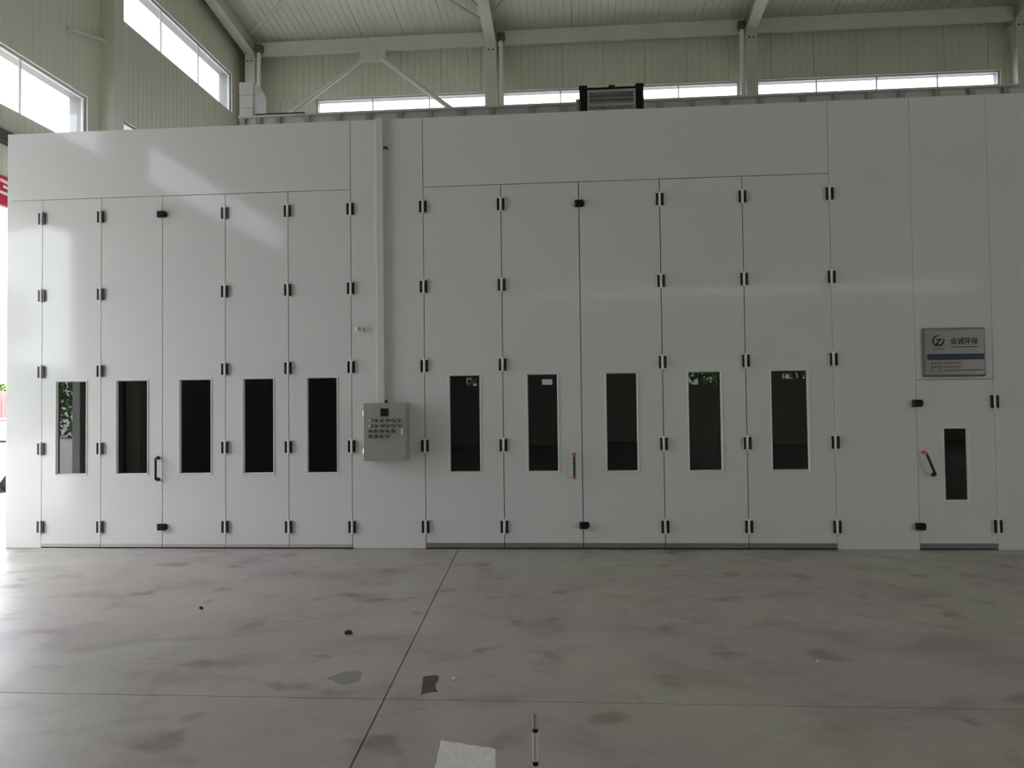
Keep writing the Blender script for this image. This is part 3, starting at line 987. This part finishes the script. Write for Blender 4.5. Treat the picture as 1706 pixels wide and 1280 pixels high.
# white duct box at the plenum's corner
wb = thing('duct_box', (-4.93, 3.35, pz1 + 0.030), 'white three-tier duct box at the corner of the roof plenum', 'duct')
for i in range(3):
    z = pz1 + 0.031 + 0.2 * i
    MB().box(-5.035, -4.815, 3.15, 3.55, z, z + 0.196, bev=0.008).build('tier', M['trunk'], wb)
MB().prism([(-4.815, pz1 + 0.031), (-4.765, pz1 + 0.031), (-4.765, pz1 + 0.53), (-4.815, pz1 + 0.630)], 'y', 3.17, 3.53).build('side_cover', M['trunk'], wb)

# evaporative air cooler
ay, az0, az1 = 1.50, 4.72, 5.50
ax0, ax1 = 0.075, 0.875
ac = thing('air_cooler', ((ax0 + ax1) / 2, ay + 0.42, BZ), 'grey louvred air cooler with black corner posts on the booth roof', 'air cooler')
MB().box(ax0 + 0.02, ax1 - 0.02, ay + 0.03, ay + 0.80, az0 + 0.02, az1 - 0.03, bev=0.01).build('body', M['slat'], ac)
for x in (ax0 + 0.0475, ax1 - 0.0475):
    for y in (ay + 0.0475, ay + 0.78):
        MB().box(x - 0.0475, x + 0.0475, y - 0.0475, y + 0.0475, BZ + 0.0, az1 + 0.015, bev=0.016).build('corner_post', M['black'], ac)
        MB().box(x - 0.055, x + 0.055, y - 0.055, y + 0.055, az1 + 0.005, az1 + 0.04, bev=0.012).build('post_cap', M['black'], ac)
MB().box(ax0 + 0.09, ax1 - 0.09, ay + 0.0, ay + 0.82, az1 - 0.02, az1 + 0.012, bev=0.008).build('top_rim', M['black'], ac)
MB().box(0.44, 0.52, ay - 0.004, ay + 0.05, az1 - 0.005, az1 + 0.032, bev=0.006).build('top_clip', M['black'], ac)
MB().ring((ax0 + 0.10, ax1 - 0.10, az0, az1 - 0.025), (ax0 + 0.125, ax1 - 0.125, 5.30, az1 - 0.06), ay - 0.004, ay + 0.03).build('front_panel', M['cooler'], ac)
for i in range(3):
    z = 5.315 + 0.052 * i
    b = MB()
    b.prism([(ay + 0.000, z), (ay + 0.008, z - 0.006), (ay + 0.029, z + 0.010), (ay + 0.022, z + 0.016)], 'x', ax0 + 0.126, ax1 - 0.126)
    b.build('louvre', M['cooler'], ac)
tm = text_mesh('lettering', 'HUANBAOKONGTIAO', 0.062, M['ink'], 0.001, 0.555, 0.0003)
put('lettering', tm, (0.20, ay - 0.006, 5.225), ac)
for s, x in ((-1, ax0), (1, ax1)):
    MB().box(x - 0.045 if s < 0 else x, x if s < 0 else x + 0.012, ay + 0.09, ay + 0.70, az0, 5.405, bev=0.004).build('side_panel', M['cooler'], ac)

# ------------------------------------------------------------------ on the floor
def blob(b, poly, t=0.0012, mi=0):
    b.prism(poly, 'z', 0.0001, t, mi)
    return b
g = blob(MB(), [(-1.425, -4.165), (-1.40, -4.12), (-1.36, -4.06), (-1.315, -4.04), (-1.29, -4.035), (-1.25, -4.06), (-1.235, -4.12), (-1.23, -4.20), (-1.26, -4.24),
                (-1.30, -4.262), (-1.345, -4.235), (-1.385, -4.19)]).build('filler_patch', M['patch_grey'])
tag(g, 'flat leaf-shaped grey filler patch on the concrete left of the long joint', 'floor patch')
g = blob(MB(), [(-0.885, -4.12), (-0.862, -4.10), (-0.82, -4.085), (-0.798, -4.10), (-0.79, -4.17), (-0.793, -4.25), (-0.778, -4.31), (-0.760, -4.35), (-0.80, -4.36),
                (-0.828, -4.385), (-0.842, -4.41), (-0.848, -4.36), (-0.862, -4.26)]).build('stain_patch', M['patch_dark'])
tag(g, 'flat dark brown patch stuck to the concrete right of the long joint', 'floor patch')
def pebble(name, x, y, r, squash, material, label, seed, bits=1):
    rnd = random.Random(seed)
    import bmesh as bmm
    allb = MB()
    for k in range(bits):
        ox, oy = (0, 0) if k == 0 else (rnd.uniform(-1, 1) * r * 1.3, rnd.uniform(-0.6, 0.6) * r)
        rr = r if k == 0 else r * rnd.uniform(0.35, 0.7)
        bm = bmm.new()
        bmm.ops.create_icosphere(bm, subdivisions=2, radius=rr)
        for v in bm.verts:
            v.co *= rnd.uniform(0.8, 1.12)
            v.co.z = max(v.co.z, -rr * 0.6) * squash
            v.co += Vector((x + ox, y + oy, rr * 0.6 * squash))
        allb.add([tuple(v.co) for v in bm.verts], [tuple(v.index for v in f.verts) for f in bm.faces])
        bm.free()
    return tag(allb.build(name, material), label, 'debris')
pebble('debris_clump', -1.556, -3.268, 0.026, 0.6, M['crumb'], 'small dark crumpled clump on the floor up from the grey patch', 4, 4)
pebble('pebble', -0.702, -4.158, 0.014, 0.8, M['stone'], 'small pale pebble beside the dark floor patch', 9)
pebble('crumb', -2.874, -2.642, 0.016, 0.8, M['crumb'], 'tiny dark crumb on the floor in front of the handled left door', 12, 2)
pebble('pebble', -0.011, -2.552, 0.007, 0.8, M['stone'], 'tiny pale speck on the floor in front of the wide doors', 15)
pebble('pebble', 1.37, -3.75, 0.008, 0.8, M['stone'], 'tiny pale speck on the floor before the sign end', 16)

# white foam block and a sliver of a second one, slender banded rod
def foam_block(name, corners, z, label, seed):
    rnd = random.Random(seed)
    c = [Vector((x, y)) for x, y in corners]
    n = 8
    rim = []
    for i in range(4):
        for k in range(n):
            p = c[i].lerp(c[(i + 1) % 4], k / n)
            j = 0.003
            rim.append((p.x + rnd.uniform(-j, j), p.y + rnd.uniform(-j, j)))
    b = MB()
    cx = sum(p[0] for p in rim) / len(rim)
    cy_ = sum(p[1] for p in rim) / len(rim)
    lv = [(0.0, 0.99), (0.02, 1.0), (z * 0.5, 1.004), (z - 0.006, 1.0), (z, 0.975)]
    N = len(rim)
    vs_ = []
    for zz, s in lv:
        for x, y in rim:
            vs_.append((cx + (x - cx) * s, cy_ + (y - cy_) * s, zz + (rnd.uniform(-0.002, 0.002) if zz > 0 else 0)))
    vs_.append((cx, cy_, z))
    fs_ = [tuple(range(N))[::-1]]
    for k in range(len(lv) - 1):
        fs_ += [(k * N + i, k * N + (i + 1) % N, (k + 1) * N + (i + 1) % N, (k + 1) * N + i) for i in range(N)]
    fs_ += [((len(lv) - 1) * N + i, (len(lv) - 1) * N + (i + 1) % N, len(vs_) - 1) for i in range(N)]
    b.add(vs_, fs_)
    return tag(b.build(name, M['foam']), label, 'foam block')
foam_block('foam_block', [(-0.553, -5.463), (-0.332, -5.527), (-0.30, -5.98), (-0.52, -5.94)], 0.20, 'white rough foam block standing on the floor', 1)
foam_block('foam_block', [(-0.262, -5.735), (-0.168, -5.725), (-0.165, -5.95), (-0.26, -5.96)], 0.20, 'white foam offcut between the foam block and the banded rod', 2)
rod = thing('marker_rod', (-0.1755, -5.60, 0), 'slender grey rod with black bands standing behind the foam offcut', 'rod')
rxx, ryy, rr = -0.1755, -5.60, 0.0105
for z0, z1, mm in ((0.012, 0.17, 'poleg'), (0.185, 0.292, 'poleg'), (0.306, 0.362, 'poled')):
    MB().cyl((rxx, ryy, z0), (rxx, ryy, z1), rr, n=16).build('rod_section', M[mm], rod, smooth=True)
for z0, z1 in ((0.17, 0.185), (0.292, 0.306)):
    MB().cyl((rxx, ryy, z0), (rxx, ryy, z1), rr * 1.08, n=16).build('band', M['black'], rod, smooth=True)
MB().cyl((rxx, ryy, 0.0), (rxx, ryy, 0.012), 0.045, 0.03, n=18).build('foot', M['black'], rod, smooth=True)

# ------------------------------------------------------------------ outside
gr = MB()
gr.box(-90, -8.5, -70, 80, -0.25, -0.05)
gr.box(-8.5, 60, 11.2, 80, -0.25, -0.05)
gr.box(-8.5, 60, -70, -25.3, -0.25, -0.05)
gr.box(16.6, 60, -25.3, 11.2, -0.25, -0.05)
struct(gr.build('ground', M['ground'], origin=(0, 0, -0.05)), 'pale concrete yard outside the hall')
# red container
ct = thing('shipping_container', (-28.3, 25.8, -0.05), 'red corrugated container standing in the yard outside', 'container')
c0, c1, d0, d1, cz = -31.4, -25.3, 24.6, 27.0, 2.55
MB().box(c0, c1, d0 + 0.05, d1 - 0.05, 0.05, cz - 0.05).build('box', M['container'], ct)
rb = MB().prism([(-0.10, 0.0), (-0.06, -0.05), (0.06, -0.05), (0.10, 0.0)], 'z', 0.15, cz - 0.15).mesh('corrugation', M['container'])
for i in range(20):
    put('corrugation', rb, (c0 + 0.2 + 0.3 * i, d0 + 0.05, 0), ct)
rb2 = MB().prism([(0.0, -0.10), (0.05, -0.06), (0.05, 0.06), (0.0, 0.10)], 'z', 0.15, cz - 0.15).mesh('corrugation', M['container'])
for i in range(8):
    put('corrugation', rb2, (c1, d0 + 0.2 + 0.29 * i, 0), ct)
for x in (c0, c1 - 0.12):
    for y in (d0, d1 - 0.12):
        MB().box(x, x + 0.16, y, y + 0.12, -0.05, cz).build('corner_post', M['container'], ct)
for z in (-0.02, cz - 0.14):
    MB().box(c0 + 0.161, c1 - 0.121, d0, d0 + 0.1, z, z + 0.14).build('rail', M['container'], ct)
# white car
def car(x, y, rz):
    t = thing('car', (x, y, -0.05), 'white parked car outside the open doorway', 'car')
    t.rotation_euler = (0, 0, rz)
    WO[t.name] = (0, 0, 0)
    st = [(-2.20, 0.62, 0.40, 0.62), (-2.12, 0.78, 0.26, 0.74), (-1.6, 0.86, 0.20, 0.88), (-0.9, 0.88, 0.18, 0.98), (0.9, 0.88, 0.18, 1.00), (1.7, 0.86, 0.22, 0.98), (2.15, 0.78, 0.30, 0.86), (2.25, 0.66, 0.42, 0.74)]
    b = MB()
    vs_, n = [], 10
    for s, w, zb, zt in st:
        sec = [(-w * 0.86, zb), (-w, zb + 0.14), (-w, zb + (zt - zb) * 0.72), (-w * 0.93, zt - 0.04), (-w * 0.72, zt), (w * 0.72, zt), (w * 0.93, zt - 0.04), (w, zb + (zt - zb) * 0.72), (w, zb + 0.14), (w * 0.86, zb)]
        vs_ += [(a, s, z) for a, z in sec]
    fs_ = []
    for i in range(len(st) - 1):
        fs_ += [(i * n + k, i * n + (k + 1) % n, (i + 1) * n + (k + 1) % n, (i + 1) * n + k) for k in range(n)]
    fs_ += [tuple(range(n)), tuple(range((len(st) - 1) * n, len(st) * n))[::-1]]
    b.add(vs_, fs_)
    b.build('body', M['carpaint'], t, smooth=True)
    cs = [(-1.05, 0.72, 0.985, 0.985 + 0.02), (-0.35, 0.62, 0.97, 1.42), (0.75, 0.62, 0.97, 1.44), (1.75, 0.70, 0.97, 1.02)]
    b = MB()
    vs_ = []
    for s, w, zb, zt in cs:
        vs_ += [(-w - 0.1, s, zb), (-w, s, zt), (w, s, zt), (w + 0.1, s, zb)]
    fs_ = [(i * 4 + k, i * 4 + (k + 1) % 4, i * 4 + 4 + (k + 1) % 4, i * 4 + 4 + k) for i in range(3) for k in range(4)]
    fs_ += [(0, 1, 2, 3), (15, 14, 13, 12)]
    b.add(vs_, fs_)
    b.build('cabin_glass', M['carglass'], t)
    MB().box(-0.62, 0.62, -0.36, 0.78, 1.415, 1.46, bev=0.02).build('roof', M['carpaint'], t)
    for sx in (-1, 1):
        for s in (-1.38, 1.38):
            wv = MB()
            wv.cyl((sx * 0.68, s, 0.30), (sx * 0.885, s, 0.30), 0.31, n=20)
            o = wv.build('tyre', M['tyre'], t, smooth=True)
            MB().cyl((sx * 0.87, s, 0.30), (sx * 0.897, s, 0.30), 0.20, n=16).build('wheel_hub', M['chrome'], t, smooth=True)
        MB().box(min(sx * 0.45, sx * 0.74), max(sx * 0.45, sx * 0.74), -2.20, -2.10, 0.60, 0.70, bev=0.02).build('headlamp', M['white_lens'], t)
    MB().box(-0.6, 0.6, -2.215, -2.12, 0.42, 0.56, bev=0.02).build('grille', M['tyre'], t)
car(-12.05, 8.2, 0.0)

# trees
def tree_mesh(seed, h, spread):
    rnd = random.Random(seed)
    tk = MB()
    tk.tube([(0, 0, 0), (0.06, 0.03, h * 0.25), (-0.05, 0.05, h * 0.5), (0.02, 0, h * 0.8)], [0.16, 0.13, 0.10, 0.03], n=8)
    for k in range(7):
        a = k * 2.4
        z0 = h * (0.3 + 0.06 * k)
        tk.tube([(0, 0, z0), (math.cos(a) * spread * 0.4, math.sin(a) * spread * 0.4, z0 + h * 0.12), (math.cos(a) * spread * 0.75, math.sin(a) * spread * 0.75, z0 + h * 0.18)], [0.06, 0.04, 0.015], n=5)
    lf = MB()
    cl = []
    for k in range(34):
        a = rnd.uniform(0, 6.283)
        rr = spread * math.sqrt(rnd.random()) * 0.85
        cl.append((math.cos(a) * rr, math.sin(a) * rr, h * rnd.uniform(0.32, 0.95), rnd.uniform(0.5, 0.9) * spread * 0.45))
    for cx, cy_, cz_, cr in cl:
        for k in range(60):
            v = Vector((rnd.gauss(0, 1), rnd.gauss(0, 1), rnd.gauss(0, 1))).normalized() * cr * rnd.uniform(0.6, 1.0)
            p = Vector((cx, cy_, cz_)) + v
            u = Vector((rnd.gauss(0, 1), rnd.gauss(0, 1), rnd.gauss(0, 1))).normalized()
            w = u.cross(Vector((rnd.gauss(0, 1), rnd.gauss(0, 1), rnd.gauss(0, 1)))).normalized()
            s = rnd.uniform(0.10, 0.20)
            lf.add([p - u * s, p + w * s * 0.5, p + u * s, p - w * s * 0.5], [(0, 1, 2, 3)])
    return tk.mesh('trunk', M['bark'], smooth=True), lf.mesh('foliage', M['leaf'])
TM = [tree_mesh(1, 5.5, 2.0), tree_mesh(2, 6.5, 2.3)]
def tree(k, x, y, label, s=1.0, group=None):
    t = thing('tree', (x, y, -0.05), label, 'tree', group)
    for nm, me in zip(('trunk', 'foliage'), TM[k]):
        o = bpy.data.objects.new(nm, me)
        o.parent = t
        col.objects.link(o)
        if nm == 'foliage':
            o['kind'] = 'stuff'
    t.scale = (s, s, s)
for x, y, k in ((-21, -4.5, 0), (-22, -9.5, 1), (-21.5, -14.5, 0), (-23, -20, 1)):
    tree(k, x, y, 'leafy green tree in the yard facing the open doorway', 1.0, 'trees in the yard')
for x, k in ((-4, 0), (2.0, 1), (6.2, 0), (11, 1)):
    tree(k, x, -33.0, 'leafy green tree outside the wall opposite the booth', 1.0, 'trees behind the opposite wall')

# a row of tall shrubs along the far side of the yard
def shrub_mesh(seed):
    rnd = random.Random(seed)
    st_ = MB()
    for k in range(5):
        a = k * 1.3
        st_.tube([(0.1 * math.cos(a), 0.1 * math.sin(a), 0), (0.5 * math.cos(a), 0.5 * math.sin(a), 1.6), (0.9 * math.cos(a), 0.9 * math.sin(a), 3.0)], [0.06, 0.045, 0.02], n=5)
    lf = MB()
    for k in range(1500):
        z = 4.3 * math.sqrt(rnd.random()) if rnd.random() < 0.8 else rnd.uniform(0.1, 4.4)
        rr = 2.1 * math.sqrt(max(0.02, 1 - ((z - 2.0) / 2.7) ** 2)) * rnd.uniform(0.55, 1.0)
        a = rnd.uniform(0, 6.283)
        p = Vector((math.cos(a) * rr, math.sin(a) * rr, z))
        u = Vector((rnd.gauss(0, 1), rnd.gauss(0, 1), rnd.gauss(0, 1))).normalized()
        w = u.cross(Vector((rnd.gauss(0, 1), rnd.gauss(0, 1), rnd.gauss(0, 1)))).normalized()
        s = rnd.uniform(0.14, 0.28)
        lf.add([p - u * s, p + w * s * 0.55, p + u * s, p - w * s * 0.55], [(0, 1, 2, 3)])
    return st_.mesh('stems', M['bark'], smooth=True), lf.mesh('foliage', M['leaf'])
SM = shrub_mesh(8)
for i in range(9):
    t = thing('shrub', (-32.0 + 0.4 * math.sin(i * 2.1), -61.0 + 5.1 * i, -0.05), 'tall bushy green shrub in the row along the far side of the yard', 'shrub', 'shrub row along the yard')
    t.rotation_euler = (0, 0, i * math.pi / 2)
    for nm, me in zip(('stems', 'foliage'), SM):
        o = bpy.data.objects.new(nm, me)
        o.parent = t
        col.objects.link(o)
        if nm == 'foliage':
            o['kind'] = 'stuff'
t = thing('shrub', (-33.2, 36.4, -0.05), 'bright green shrub rising behind the red container', 'shrub')
t.scale = (0.76, 0.76, 0.76)
for nm, me in zip(('stems', 'foliage'), SM):
    o = bpy.data.objects.new(nm, me)
    o.parent = t
    col.objects.link(o)
    if nm == 'foliage':
        o['kind'] = 'stuff'
